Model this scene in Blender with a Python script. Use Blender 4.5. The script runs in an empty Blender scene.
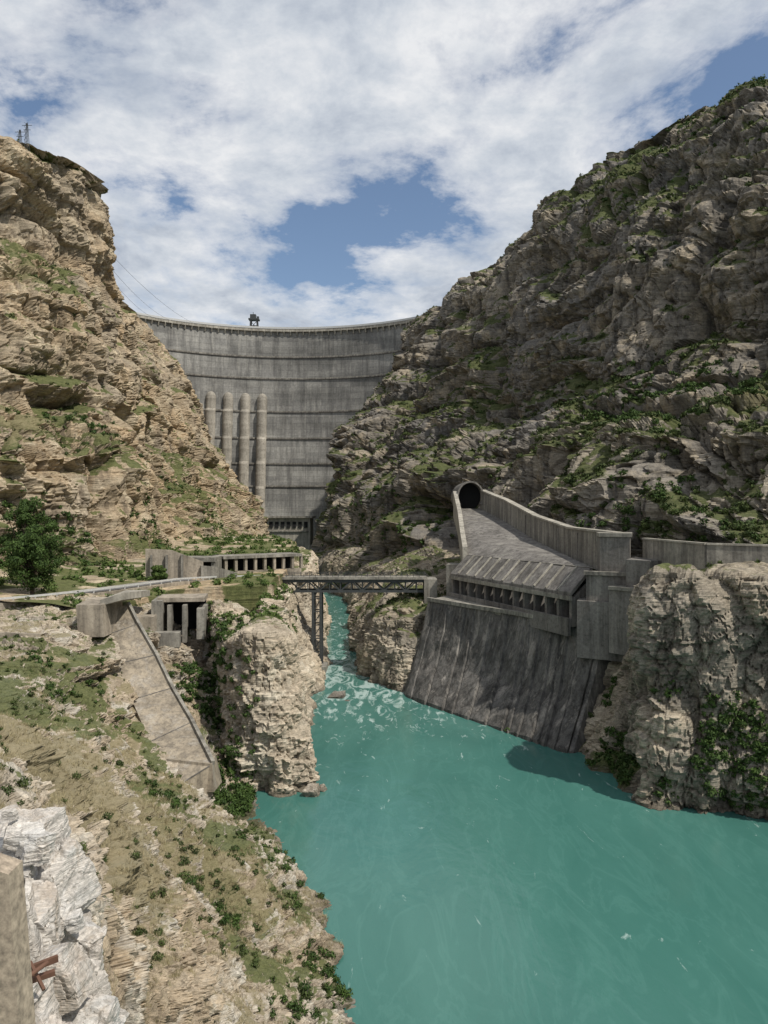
import bpy, math, random
import numpy as np
from mathutils import Vector
random.seed(7)
F=740.0; CAMZ=50.0
def P(px,py,Y):
    return np.array([(px-384)/F*Y, Y, CAMZ+(512-py)/F*Y])
scene=bpy.context.scene
scene.view_settings.view_transform='Standard'; scene.view_settings.look='None'; scene.view_settings.exposure=0
# ------------------------------------------------------------------ noise
perm=np.random.default_rng(3).permutation(256).astype(np.int64)
def h3(x,y,z,s=0):
    return perm[(perm[(perm[(x+s*37)&255]+y)&255]+z)&255]
G=np.array([[1,1,0],[-1,1,0],[1,-1,0],[-1,-1,0],[1,0,1],[-1,0,1],[1,0,-1],[-1,0,-1],[0,1,1],[0,-1,1],[0,1,-1],[0,-1,-1],[1,1,0],[0,-1,1],[-1,1,0],[0,-1,-1]],float)
def perlin(p,s=0):
    i=np.floor(p).astype(np.int64); f=p-i
    u=f*f*f*(f*(f*6-15)+10)
    r=0
    for dx in (0,1):
        wx=u[:,0] if dx else 1-u[:,0]
        for dy in (0,1):
            wy=u[:,1] if dy else 1-u[:,1]
            for dz in (0,1):
                wz=u[:,2] if dz else 1-u[:,2]
                g=G[h3(i[:,0]+dx,i[:,1]+dy,i[:,2]+dz,s)&15]
                r=r+wx*wy*wz*(g[:,0]*(f[:,0]-dx)+g[:,1]*(f[:,1]-dy)+g[:,2]*(f[:,2]-dz))
    return r
def fbm(p,o=4,s=0,g=.5):
    a=1;r=0
    for k in range(o):
        r=r+a*perlin(p*(2.03**k)+k*17.3,s+k); a*=g
    return r
def cells(p,s=0):
    i=np.floor(p).astype(np.int64)
    best=np.full(len(p),9.);bid=np.zeros(len(p)); sec=np.full(len(p),9.)
    for dx in (-1,0,1):
        for dy in (-1,0,1):
            for dz in (-1,0,1):
                a,b,c=i[:,0]+dx,i[:,1]+dy,i[:,2]+dz
                h=h3(a,b,c,s); h2=perm[(h+91)&255]; h4=perm[(h2+57)&255]
                d=(a+h/255.-p[:,0])**2+(b+h2/255.-p[:,1])**2+(c+h4/255.-p[:,2])**2
                m=d<best
                sec=np.where(m,best,np.minimum(sec,d))
                bid=np.where(m,perm[(h4+13)&255]/255.,bid); best=np.where(m,d,best)
    return bid,np.sqrt(sec)-np.sqrt(best)
def hash1(i,s=0):
    i=i.astype(np.int64); return perm[(perm[(i+s*31)&255]+s*7)&255]/255.
# ------------------------------------------------------------------ node helpers
def new_mat(name):
    m=bpy.data.materials.new(name); m.use_nodes=True
    nt=m.node_tree; nt.nodes.clear()
    out=nt.nodes.new('ShaderNodeOutputMaterial'); b=nt.nodes.new('ShaderNodeBsdfPrincipled')
    nt.links.new(b.outputs[0],out.inputs[0])
    return m,nt,b
class NG:
    def __init__(s,nt): s.nt=nt; s.g=nt.nodes.new('ShaderNodeNewGeometry')
    def L(s,a,b): s.nt.links.new(a,b)
    def pos(s,sc=(1,1,1),rot=(0,0,0)):
        m=s.nt.nodes.new('ShaderNodeMapping'); m.inputs['Scale'].default_value=sc; m.inputs['Rotation'].default_value=rot
        s.L(s.g.outputs['Position'],m.inputs[0]); return m.outputs[0]
    def noise(s,vec,scale,detail=4,rough=.5,dist=0):
        n=s.nt.nodes.new('ShaderNodeTexNoise'); n.inputs['Scale'].default_value=scale
        n.inputs['Detail'].default_value=detail;n.inputs['Roughness'].default_value=rough;n.inputs['Distortion'].default_value=dist
        s.L(vec,n.inputs['Vector']); return n.outputs[0]
    def ramp(s,f,pts):
        r=s.nt.nodes.new('ShaderNodeValToRGB'); e=r.color_ramp.elements
        C4=lambda c:(c,c,c,1) if not isinstance(c,tuple) else (*c,1)
        e[0].position=pts[0][0]; e[0].color=C4(pts[0][1]); e[1].position=pts[-1][0]; e[1].color=C4(pts[-1][1])
        for q,c in pts[1:-1]:
            n=e.new(q); n.color=C4(c)
        s.L(f,r.inputs[0]); return r.outputs[0]
    def mix(s,f,a,b,mode='MIX'):
        m=s.nt.nodes.new('ShaderNodeMix'); m.data_type='RGBA'; m.blend_type=mode
        for k,v in ((0,f),(6,a),(7,b)):
            sock=m.inputs[k]
            if isinstance(v,(int,float)): sock.default_value=v if k==0 else (v,v,v,1)
            elif isinstance(v,tuple): sock.default_value=(*v,1)
            else: s.L(v,sock)
        return m.outputs[2]
    def math(s,op,a,b=0,clamp=False):
        m=s.nt.nodes.new('ShaderNodeMath'); m.operation=op; m.use_clamp=clamp
        for k,v in enumerate((a,b)):
            if isinstance(v,(int,float)): m.inputs[k].default_value=v
            else: s.L(v,m.inputs[k])
        return m.outputs[0]
    def bump(s,h,st,dist=1,normal=None):
        b=s.nt.nodes.new('ShaderNodeBump'); b.inputs['Strength'].default_value=st; b.inputs['Distance'].default_value=dist
        s.L(h,b.inputs['Height'])
        if normal: s.L(normal,b.inputs['Normal'])
        return b.outputs[0]
def rock_mat(name,c1,c2,c3,dark,k=1.0,pale=(.58,.54,.48),green=(.055,.075,.02),dry=(.28,.235,.14),tl=(.06,.05,0),sc=1.,stain=.75,v=1.):
    c1,c2,c3=[tuple(x*v for x in c) for c in (c1,c2,c3)]
    m,nt,b=new_mat(name); g=NG(nt)
    big=g.noise(g.pos(),.022*k,4,.6); base=g.mix(g.ramp(big,[(.4,0.),(.6,1.)]),c1,c2)
    med=g.noise(g.pos((1,1,1.6)),.09*k,5,.65,.4); base=g.mix(g.ramp(med,[(.5,0.),(.62,1.)]),base,c3)
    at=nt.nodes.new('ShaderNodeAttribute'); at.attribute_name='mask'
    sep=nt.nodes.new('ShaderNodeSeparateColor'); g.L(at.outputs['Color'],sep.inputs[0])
    base=g.mix(sep.outputs[2],base,pale)
    st=g.noise(g.pos((.03,.03,1),tl),.6*k*sc,6,.75,.08); base=g.mix(1.,base,g.ramp(st,[(.3,.48),(.41,1.),(.47,.68),(.52,1.1),(.57,.8),(.62,1.15),(.72,.62)]),'MULTIPLY')
    vs=g.noise(g.pos((1,1,.1)),.2*k,6,.7,.3); base=g.mix(g.math('MULTIPLY',g.ramp(vs,[(.49,0.),(.67,1.)]),stain),base,dark)
    fine=g.noise(g.pos(),1.3*k,6,.75); base=g.mix(1.,base,g.ramp(fine,[(.25,.5),(.5,1.02),(.75,1.35)]),'MULTIPLY')
    base=g.mix(1.,base,g.ramp(at.outputs['Alpha'],[(0.,.4),(.4,.9),(1.,1.15)]),'MULTIPLY')  # crevice shade painted into the rock colour: recesses darker, raised parts lighter
    gn=g.noise(g.pos(),.7*k,6,.8)
    gf=g.ramp(g.math('ADD',gn,g.math('SUBTRACT',sep.outputs[0],.46)),[(.5,0.),(.62,1.)])
    gcol=g.mix(g.ramp(gn,[(.4,0.),(.6,1.)]),green,(green[0]*2.1,green[1]*1.75,green[2]*2.2))
    base=g.mix(g.math('MULTIPLY',gf,.88),base,gcol)
    df=g.ramp(g.math('ADD',gn,g.math('SUBTRACT',sep.outputs[1],.5)),[(.48,0.),(.62,1.)])
    dcol=g.mix(g.ramp(fine,[(.35,0.),(.65,1.)]),dry,(dry[0]*.6,dry[1]*.63,dry[2]*.55))
    base=g.mix(g.math('MULTIPLY',df,.8),base,dcol)
    sz=nt.nodes.new('ShaderNodeSeparateXYZ'); g.L(g.g.outputs['Position'],sz.inputs[0])
    wet=g.ramp(g.math('MULTIPLY',g.math('ADD',sz.outputs[2],g.math('MULTIPLY',fine,1.5)),.25),[(.3,1.),(.55,0.)])
    base=g.mix(g.math('MULTIPLY',wet,.6),base,(.07,.06,.045))
    g.L(base,b.inputs['Base Color']); b.inputs['Roughness'].default_value=.95; b.inputs['Specular IOR Level'].default_value=.12
    n=g.bump(st,.75,1.6/k)
    n=g.bump(fine,.5,.5/k,n)
    g.L(n,b.inputs['Normal'])
    return m
def concrete_mat(name,c,streak=.5,dark=(.06,.055,.05),k=1.,stain=None):
    m,nt,b=new_mat(name); g=NG(nt)
    a=g.noise(g.pos(),.15*k,6,.65); base=g.mix(g.ramp(a,[(.3,0.),(.7,1.)]),tuple(x*.65 for x in c),tuple(min(1,x*1.2) for x in c))
    s=g.noise(g.pos((1,1,.07)),.6*k,6,.65,.3); base=g.mix(g.math('MULTIPLY',g.ramp(s,[(.42,0.),(.62,1.)]),streak),base,dark)
    if stain:
        s2=g.noise(g.pos((1,1,.06)),.3*k,6,.7); base=g.mix(g.math('MULTIPLY',g.ramp(s2,[(.52,0.),(.66,1.)]),.7),base,stain)
    f=g.noise(g.pos(),1.5*k,7,.75); base=g.mix(1.,base,g.ramp(f,[(.25,.45),(.5,1.),(.75,1.25)]),'MULTIPLY')
    g.L(base,b.inputs['Base Color']); b.inputs['Roughness'].default_value=.9; b.inputs['Specular IOR Level'].default_value=.2
    g.L(g.bump(f,.4,.15),b.inputs['Normal']); return m
def plain_mat(name,c,rough=.8,metal=0.,var=.3,k=2.):
    m,nt,b=new_mat(name); g=NG(nt)
    f=g.noise(g.pos(),k,5,.65); base=g.mix(g.ramp(f,[(.3,0.),(.7,1.)]),tuple(x*(1-var) for x in c),tuple(min(1,x*(1+var)) for x in c))
    g.L(base,b.inputs['Base Color']); b.inputs['Roughness'].default_value=rough; b.inputs['Metallic'].default_value=metal
    return m
def leaf_mat(name,c1,c2,k=.8):
    m,nt,b=new_mat(name); g=NG(nt)
    f=g.noise(g.pos(),k,3,.6); base=g.mix(g.ramp(f,[(.35,0.),(.65,1.)]),c1,c2)
    f2=g.noise(g.pos(),k*7,2,.6); base=g.mix(1.,base,g.ramp(f2,[(.3,.55),(.7,1.4)]),'MULTIPLY')
    g.L(base,b.inputs['Base Color']); b.inputs['Roughness'].default_value=.7; b.inputs['Specular IOR Level'].default_value=.2
    return m
M_left=rock_mat('rock_tan',(.54,.41,.26),(.40,.335,.245),(.60,.50,.35),(.15,.12,.09),tl=(-.05,.08,0),stain=.75,v=.88)
M_leftnear=rock_mat('rock_tan_near',(.56,.485,.38),(.50,.405,.285),(.60,.55,.46),(.21,.16,.11),k=2.,green=(.055,.075,.02),tl=(.1,.15,0),sc=1.3,stain=.6,v=.88)
M_prom=rock_mat('rock_promontory',(.57,.475,.35),(.50,.43,.33),(.63,.56,.44),(.18,.14,.10),k=1.2,stain=.7,v=.92)
M_right=rock_mat('rock_grey',(.275,.242,.195),(.21,.195,.175),(.39,.33,.245),(.068,.062,.056),k=.8,pale=(.44,.385,.30),green=(.045,.062,.016),dry=(.19,.17,.09),tl=(.04,.12,0),stain=.9,v=.95)
M_rbank=rock_mat('rock_grey_tan',(.47,.39,.28),(.35,.31,.25),(.55,.475,.36),(.09,.076,.058),k=1.1,stain=.85,v=.82)
M_dark=rock_mat('rock_dark',(.20,.175,.14),(.15,.14,.12),(.27,.24,.19),(.06,.055,.05),k=1.3)
M_white=rock_mat('rock_white',(.60,.56,.50),(.52,.46,.39),(.63,.61,.57),(.38,.29,.20),k=5.,pale=(.62,.59,.55),stain=.5)
M_con=concrete_mat('concrete',(.31,.29,.245),.6)
M_conl=concrete_mat('concrete_light',(.42,.39,.325),.5,(.12,.11,.095))
M_cond=concrete_mat('concrete_dark',(.21,.195,.175),.7,(.055,.05,.045),1.,(.33,.31,.27))
M_conwall=concrete_mat('concrete_stained',(.14,.132,.12),.85,(.035,.033,.03),1.,(.36,.33,.29))
M_conb=concrete_mat('concrete_beige',(.38,.33,.26),.6,(.11,.095,.075))
M_void=plain_mat('dark_void',(.012,.012,.012),.95)
M_steel=plain_mat('weathered_steel',(.06,.065,.065),.7,.3)
M_rust=plain_mat('rusty_steel',(.13,.065,.04),.8,.2)
M_white_paint=plain_mat('white_paint',(.50,.50,.48),.6,0,.2)
M_asph=plain_mat('asphalt',(.13,.125,.12),.9)
M_wood=plain_mat('weathered_post',(.33,.27,.20),.85,0,.5,9.)
M_leaf=leaf_mat('leaves_dark',(.026,.05,.012),(.07,.115,.026))
M_leaf2=leaf_mat('leaves_bright',(.045,.08,.018),(.11,.155,.04))
M_leaf3=leaf_mat('leaves_olive',(.032,.05,.015),(.08,.105,.03),.3)
M_dry=leaf_mat('dry_grass',(.28,.23,.13),(.46,.40,.24),.6)
M_bark=plain_mat('bark',(.09,.065,.045),.9)
# ------------------------------------------------------------------ mesh helpers
def mesh_obj(name,verts,faces,mats,midx=None,smooth=False):
    me=bpy.data.meshes.new(name)
    verts=np.asarray(verts,dtype=np.float32)
    if isinstance(faces,np.ndarray):
        n,k=faces.shape
        me.vertices.add(len(verts)); me.vertices.foreach_set('co',verts.ravel())
        me.loops.add(n*k); me.loops.foreach_set('vertex_index',faces.astype(np.int32).ravel())
        me.polygons.add(n); me.polygons.foreach_set('loop_start',np.arange(0,n*k,k,dtype=np.int32))
        me.update(calc_edges=True)
    else:
        me.from_pydata([tuple(map(float,v)) for v in verts],[],faces)
    for m in mats: me.materials.append(m)
    if midx is not None: me.polygons.foreach_set('material_index',np.asarray(midx,dtype=np.int32))
    me.polygons.foreach_set('use_smooth',np.full(len(me.polygons),smooth))
    me.update()
    o=bpy.data.objects.new(name,me); scene.collection.objects.link(o); return o
class MB:
    def __init__(s): s.v=[];s.f=[];s.m=[]
    def hexa(s,pts,m=0):
        b=len(s.v); s.v+= [tuple(map(float,p)) for p in pts]
        for q in ((0,3,2,1),(4,5,6,7),(0,1,5,4),(1,2,6,5),(2,3,7,6),(3,0,4,7)):
            s.f.append(tuple(b+i for i in q)); s.m.append(m)
    def box(s,c,sz,rot=0,m=0):
        ca,sa=math.cos(rot),math.sin(rot); pts=[]
        for z in (-.5,.5):
            for x,y in ((-.5,-.5),(.5,-.5),(.5,.5),(-.5,.5)):
                dx,dy=x*sz[0],y*sz[1]; pts.append((c[0]+dx*ca-dy*sa,c[1]+dx*sa+dy*ca,c[2]+z*sz[2]))
        s.hexa(pts,m)
    def prism(s,xy,z0,z1,m=0):
        b=len(s.v);n=len(xy)
        z0=z0 if hasattr(z0,'__len__') else [z0]*n; z1=z1 if hasattr(z1,'__len__') else [z1]*n
        s.v+=[(float(p[0]),float(p[1]),float(a)) for p,a in zip(xy,z0)]+[(float(p[0]),float(p[1]),float(a)) for p,a in zip(xy,z1)]
        s.f.append(tuple(b+i for i in range(n))[::-1]); s.f.append(tuple(b+n+i for i in range(n))); s.m+=[m,m]
        for i in range(n):
            j=(i+1)%n; s.f.append((b+i,b+j,b+n+j,b+n+i)); s.m.append(m)
    def beam(s,p,q,w,h=None,m=0):
        h=h or w; p=Vector(tuple(map(float,p)));q=Vector(tuple(map(float,q)));d=(q-p).normalized()
        up=Vector((0,0,1)) if abs(d.z)<.95 else Vector((0,1,0))
        sx=d.cross(up).normalized()*w/2; u=sx.cross(d).normalized()*h/2
        s.hexa([p-sx-u,p+sx-u,q+sx-u,q-sx-u,p-sx+u,p+sx+u,q+sx+u,q-sx+u],m)
    def wallline(s,pts,thick,hts,m=0,base=None):
        for i in range(len(pts)-1):
            a=np.array(pts[i],float);b=np.array(pts[i+1],float); d=(b-a)[:2]; d=d/np.linalg.norm(d); n=np.array([-d[1],d[0]])*thick/2
            ha=hts[i] if hasattr(hts,'__len__') else hts; hb=hts[i+1] if hasattr(hts,'__len__') else hts
            e=np.array([d[0],d[1]])*(thick*.1+.001*i)
            b2=b[:2]+e
            s.hexa([(*(a[:2]-n),a[2]),(*(b2-n),b[2]),(*(b2+n),b[2]),(*(a[:2]+n),a[2]),(*(a[:2]-n),a[2]+ha),(*(b2-n),b[2]+hb),(*(b2+n),b[2]+hb),(*(a[:2]+n),a[2]+ha)],m)
    def cyl(s,p,q,r0,r1,n=10,m=0):
        p=Vector(tuple(map(float,p)));q=Vector(tuple(map(float,q)));d=(q-p).normalized()
        up=Vector((0,0,1)) if abs(d.z)<.9 else Vector((1,0,0)); x=d.cross(up).normalized(); y=x.cross(d)
        b=len(s.v)
        for c,r in ((p,r0),(q,r1)):
            for i in range(n):
                a=2*math.pi*i/n; s.v.append(tuple(c+x*math.cos(a)*r+y*math.sin(a)*r))
        for i in range(n):
            j=(i+1)%n; s.f.append((b+i,b+j,b+n+j,b+n+i)); s.m.append(m)
        s.f.append(tuple(b+n+i for i in range(n))); s.m.append(m)
    def make(s,name,mats):
        return mesh_obj(name,s.v,s.f,mats,s.m)
def catmull(ctrl,seg,lin=.45):
    n=len(ctrl); out=[]
    for i in range(n-1):
        p0=ctrl[i-1] if i>0 else 2*ctrl[0]-ctrl[1]; p1=ctrl[i];p2=ctrl[i+1]; p3=ctrl[i+2] if i<n-2 else 2*ctrl[-1]-ctrl[-2]
        for t in np.arange(seg[i])/seg[i]:
            c=.5*((2*p1)+(-p0+p2)*t+(2*p0-5*p1+4*p2-p3)*t*t+(-p0+3*p1-3*p2+p3)*t**3)
            l=p1*(1-t)+p2*t; out.append((1-lin)*c+lin*l)
    out.append(ctrl[-1]); return np.array(out)
CAM=np.array([0,0,CAMZ])
def seglen(c,sp):
    mid=.5*(c[1:]+c[:-1]); L=np.linalg.norm(c[1:]-c[:-1],axis=2); D=np.maximum(np.linalg.norm(mid-CAM,axis=2),16)
    return np.clip((L/D*F).mean(axis=1)/sp,3,240).astype(int)
def normals(g):
    n=np.cross(np.gradient(g,axis=0),np.gradient(g,axis=1)); return n/(np.linalg.norm(n,axis=2,keepdims=True)+1e-9)
SURF={}
def rock_loft(name,ctrl,mat,sp=1.6,amp=3.,cell=10.,strata=5.,ravine=0.,seed=1,veg=(.55,.85),vegamt=1.,dryamt=.3,masks=(),fine=0.,tilt=(0,0),terr=None,clmin=.12,sharp=1.,nearfade=0,sub=.26):
    c=np.array(ctrl,float)
    a=catmull(c,seglen(c,sp)); b=np.transpose(a,(1,0,2)); b=catmull(b,seglen(np.transpose(c,(1,0,2)),sp),.7); g=np.transpose(b,(1,0,2))
    nu,nv=g.shape[:2]
    n=normals(g); sg=1. if n[...,2].mean()>0 else -1.; flip=sg<0
    n=n*sg; p=g.reshape(-1,3); n=n.reshape(-1,3)
    hz=np.sqrt(np.clip(1-n[:,2]**2,0,1))
    dirn=n*np.array([1,1,.35]); dirn/=np.linalg.norm(dirn,axis=1,keepdims=True)+1e-9
    p=p.copy()
    nf=np.clip((np.linalg.norm(p-CAM,axis=1)-12)/nearfade,.12,1) if nearfade else np.ones(len(p))
    wv=fbm(p/(cell*6),3,seed+3)
    zt_=p[:,2]+tilt[0]*p[:,0]+tilt[1]*p[:,1]
    if terr:
        for per,A,o_ in ((terr[0],terr[1],0),(terr[0]*.37,terr[1]*sub,40)):
            ph=(zt_+terr[0]*.9*wv+per*.25*perlin(p/(cell*1.5),seed+30+o_))/per; lv=np.floor(ph); ph=ph-lv; k=.64+.2*(hash1(lv,seed+3)-.5)
            tz=np.where(ph<k,ph/k-.5,.5-(ph-k)/(1-k)); AA=nf*A*(.4+1.*hash1(lv,seed+8))*np.clip(.75+1.2*perlin(p/(cell*4),seed+31+o_),.05,1.4)
            p=p+dirn*np.array([1,1,0])*(tz*AA*np.clip(hz*1.6-.3,0,1))[:,None]
    d=amp*1.5*fbm(p/(cell*5),3,seed)
    if ravine:
        wq=p+np.stack([perlin(p/cell,seed+5),perlin(p/cell+31,seed+6),0*p[:,0]],1)*cell*.3
        r=1-np.abs(perlin(wq*np.array([1,1,.28])/(cell*3.),seed+9))*2.4; d-=ravine*np.clip(r,0,1)**3
        r=1-np.abs(perlin(wq*np.array([1,1,.2])/(cell*1.1),seed+10))*2.4; d-=ravine*.5*np.clip(r,0,1)**3
        r=1-np.abs(perlin(wq*np.array([1,1,.12])/(cell*.45),seed+11))*2.4; d-=ravine*.2*np.clip(r,0,1)**2
    p=p+dirn*(d*nf)[:,None]
    ms=normals(p.reshape(nu,nv,3)).reshape(-1,3)*sg
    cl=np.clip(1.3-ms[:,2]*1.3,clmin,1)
    warp=np.stack([perlin(p/(cell*1.2),seed+5),perlin(p/(cell*1.2)+31,seed+6),.3*perlin(p/(cell*1.2)+77,seed+7)],1)*cell*.25
    q=p+warp
    i1,e1=cells(q*np.array([1,1,.7])/cell,seed+1); d=amp*.75*(i1-.5)
    i2,e2=cells(q*np.array([1,1,.8])/(cell*.38),seed+2); d+=amp*.36*(i2-.5)*sharp-amp*.25*(e2<.06)
    zl=zt_+strata*.5*wv*3+.25*strata*perlin(p/(cell),seed+32)
    lm=np.clip(.6+1.2*perlin(p/(cell*1.3),seed+33),.1,1.2)
    s1=hash1(np.floor(zl/strata),seed); s2=hash1(np.floor(zl/(strata*.33)),seed+1); s3=hash1(np.floor(zl/(strata*.12)),seed+2)
    d+=hz*amp*sharp*(.8*(s1-.5)+.5*(s2-.5)*lm+.2*(s3-.5)*lm)
    d+=amp*.1*fbm(p/(cell*.3),3,seed+4,.6)
    if fine:
        i3,e3=cells(q*np.array([1,1,1.3])/(fine*2.4),seed+12); d+=fine*.6*(i3-.5)-fine*.35*(e3<.08)
        d+=fine*.15*fbm(p/fine,2,seed+13,.6)
    cav_shade=np.clip(.66+d/(amp*1.6),0,1)  # from relief height: occlusion-like shade to be painted into the crevices
    d=d*cl*nf; cav_shade=cav_shade*cl+.6*(1-cl)
    p2=p+dirn*d[:,None]
    m=normals(p2.reshape(nu,nv,3)).reshape(-1,3)*sg
    nz=.7*ms[:,2]+.3*m[:,2]
    vg=np.clip((nz-veg[0])/(veg[1]-veg[0]),0,1); nn=fbm(p/(cell*2.5),4,seed+20)
    green=vg*vegamt*np.clip(.7+nn*1.5,0,1); dry=vg*dryamt*np.clip(.5-nn*1.6,0,1); pale=np.zeros(len(p))
    slope_w=np.clip((nz-.1)/.4,.25,1)
    for (cc,r,ch,stg) in masks:
        w=np.exp(-(np.linalg.norm(p-np.array(cc),axis=1)/r)**2)*stg*np.clip(.9+nn*1.2,0,1.3)
        if ch==0: green=np.clip(green+w*slope_w,0,1)
        elif ch==1: dry=np.clip(dry+w,0,1); green=green*(1-np.clip(w,0,1)*.5)
        elif ch==2: pale=np.clip(pale+w,0,1)
        elif ch==3: green=green*np.clip(1-w,0,1); dry=dry*np.clip(1-w,0,1)
    idx=np.arange(nu*nv).reshape(nu,nv)
    fa=np.stack([idx[:-1,:-1],idx[1:,:-1],idx[1:,1:],idx[:-1,1:]],-1).reshape(-1,4)
    if flip: fa=fa[:,::-1]
    o=mesh_obj(name,p2,fa,[mat])
    at=o.data.attributes.new('mask','FLOAT_COLOR','POINT')
    at.data.foreach_set('color',np.stack([green,dry,pale,cav_shade],1).astype(np.float32).ravel())
    SURF[name]=(p2,m,green,dry)
    return o
# ------------------------------------------------------------------ RIGHT MOUNTAIN
def rowP(l): return [P(*t) for t in l]
R=[ [(60,900,-10),(60,880,40),(60,860,90),(60,850,130),(60,840,160),(60,850,190),(80,850,215),(110,860,237),(260,900,150)],
 rowP([(296,590,560),(312,540,560),(322,500,580),(328,462,610),(340,430,640),(370,393,680),(392,356,715),(410,328,745)])+[(160,880,170)],
 rowP([(346,608,420),(372,560,440),(376,510,480),(382,465,510),(400,430,570),(420,385,610),(436,335,640),(450,292,700)])+[(200,850,190)],
 rowP([(400,620,350),(425,555,360),(440,515,380),(445,470,405),(455,425,490),(480,370,520),(500,300,545),(520,240,640)])+[(250,800,200)],
 rowP([(480,600,300),(500,535,310),(520,500,325),(530,445,350),(540,405,425),(546,345,445),(550,265,470),(550,204,575)])+[(280,740,200)],
 rowP([(600,600,240),(600,545,245),(605,500,258),(610,435,272),(615,392,352),(620,320,374),(630,220,400),(645,130,520)])+[(330,620,240)],
 rowP([(768,600,172),(768,550,188),(768,500,200),(768,425,212),(768,370,288),(768,290,308),(768,180,328),(768,76,410)])+[(400,480,240)],
 rowP([(1050,600,135),(1050,548,145),(1050,490,152),(1050,420,163),(1050,340,205),(1050,240,225),(1050,120,245),(1050,-40,305)])+[(420,330,220)],
 [(150,0,30),(155,0,42),(175,10,60),(200,20,90),(225,20,120),(250,30,160),(290,40,200),(330,50,230),(430,60,200)]]
rm=[(P(700,390,280),38,0,1.),(P(640,415,330),32,0,1.),(P(768,395,255),22,1,.6),(P(590,380,400),30,0,.9),(P(480,380,520),40,0,.9),(P(440,410,570),35,0,.8),
    (P(360,550,470),45,0,1.),(P(330,520,560),35,0,.8),(P(400,545,400),25,0,.8),(P(680,190,460),50,0,1.),(P(720,130,400),50,0,1.),(P(620,180,480),50,0,1.),(P(740,110,400),30,1,.4),(P(600,210,540),40,0,.8),(P(745,330,295),25,0,.8),
    (P(460,290,600),50,2,.35),(P(740,470,210),28,2,.6),(P(690,460,225),25,2,.55),(P(560,450,335),30,2,.55),(P(630,470,270),30,2,.6),(P(520,500,330),22,2,.4),(P(600,330,385),16,2,.6),(P(600,425,290),18,2,.5),(P(650,530,225),14,0,.9),(P(740,540,190),12,0,.9)]
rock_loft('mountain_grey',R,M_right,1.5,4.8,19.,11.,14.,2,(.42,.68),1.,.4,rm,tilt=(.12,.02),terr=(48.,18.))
# ------------------------------------------------------------------ LEFT MOUNTAIN
Lm=[ [(-330,-20,20),(-340,-20,40),(-350,-20,70),(-360,-20,90),(-370,-20,110),(-380,-20,140),(-390,-20,170),(-400,-20,200),(-500,-20,150)],
 rowP([(-400,640,120),(-400,590,130),(-400,540,140),(-400,430,155),(-400,360,175),(-400,240,195),(-400,180,215),(-400,70,230)])+[(-420,260,150)],
 rowP([(0,605,190),(0,575,200),(0,535,212),(0,445,217),(0,388,258),(0,290,278),(0,232,318),(0,135,326)])+[(-330,420,140)],
 rowP([(60,595,215),(65,562,228),(65,525,240),(65,455,244),(60,412,284),(60,300,300),(60,240,342),(58,150,350)])+[(-320,470,140)],
 rowP([(130,590,245),(137,552,262),(137,525,275),(134,450,282),(122,420,312),(108,330,336),(97,270,385),(91,180,394)])+[(-300,520,140)],
 rowP([(190,578,305),(197,548,325),(185,515,345),(172,478,365),(156,440,400),(147,395,422),(127,345,465),(110,282,480)])+[(-320,600,140)],
 rowP([(240,560,400),(238,532,430),(226,502,455),(212,474,480),(199,436,520),(187,394,560),(162,352,600),(136,320,640)])+[(-340,720,170)],
 rowP([(275,548,560),(272,533,600),(262,508,640),(236,478,660),(211,447,680),(199,407,695),(180,366,710),(138,321,728)])+[(-340,800,190)],
 [(-200,860,0),(-200,850,40),(-205,850,80),(-210,850,110),(-220,850,140),(-230,860,170),(-250,860,200),(-290,870,235),(-380,880,200)]]
lmk=[(P(20,415,240),22,1,.6),(P(60,420,265),18,0,.9),(P(30,425,240),14,0,.8),(P(95,430,285),16,0,.9),(P(20,255,300),22,1,.6),(P(60,270,325),22,0,.8),(P(30,240,310),16,0,.6),(P(160,465,370),25,0,.9),(P(200,480,420),25,0,.8),(P(240,500,520),30,0,.7),
     (P(50,560,225),34,0,1.),(P(150,545,290),25,0,1.),(P(230,540,400),30,0,.8),(P(100,540,262),10,1,.5),(P(70,490,245),22,2,.25),(P(20,480,225),15,2,.25)]
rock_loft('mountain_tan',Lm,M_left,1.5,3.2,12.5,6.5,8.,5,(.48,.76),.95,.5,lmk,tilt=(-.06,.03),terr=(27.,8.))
# ------------------------------------------------------------------ LEFT TERRACE + gorge wall
def col(foot,top,inn,ztop,zin=None,lean=(.2,.5,.75)):
    f=np.array(foot,float);t=np.array(top,float);n_=np.array(inn,float); zin=ztop+.3 if zin is None else zin
    r=[]
    for z,w in ((-6,-.08),(0,0),(ztop*.3,lean[0]),(ztop*.62,lean[1]),(ztop*.88,lean[2])): r.append((*(f*(1-w)+t*w),z))
    r.append((*t,ztop)); r.append((*n_,zin)); return r
l2=(.45,.75,.92)
C=[col((-50,186),(-52,188),(-54,192),27,29),
   col((-42,166),(-41,170),(-46,182),28.5,29.5),
   col((-36,150),(-35,154),(-36,176),26,29.5),
   col((-31,138),(-31,142),(-28,165),25,29),
   col((-25,131.5),(-26,136),(-26,160),27.5,29),
   col((-18,130),(-22,135.5),(-25,158),28.,29),
   col((-12.5,134),(-18,140),(-24,160),26.5,29),
   col((-12,143),(-18,148),(-25,164),25,29,l2),
   col((-14,160),(-21,163),(-27,172),26,28.5,l2),
   col((-16,190),(-25,190),(-31,190),27,28.5,l2),
   col((-18,222),(-28.5,222),(-34,222),27.5,28,l2),
   col((-19,245),(-28,245),(-36,248),28,29,l2),
   col((-22,290),(-29,290),(-45,290),31,33),
   col((-27,340),(-34,345),(-60,340),33,36),
   col((-45,410),(-55,400),(-85,390),34,38),
   col((-90,500),(-100,490),(-120,480),34,38),
   col((-125,700),(-140,690),(-160,680),34,38)]
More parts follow.
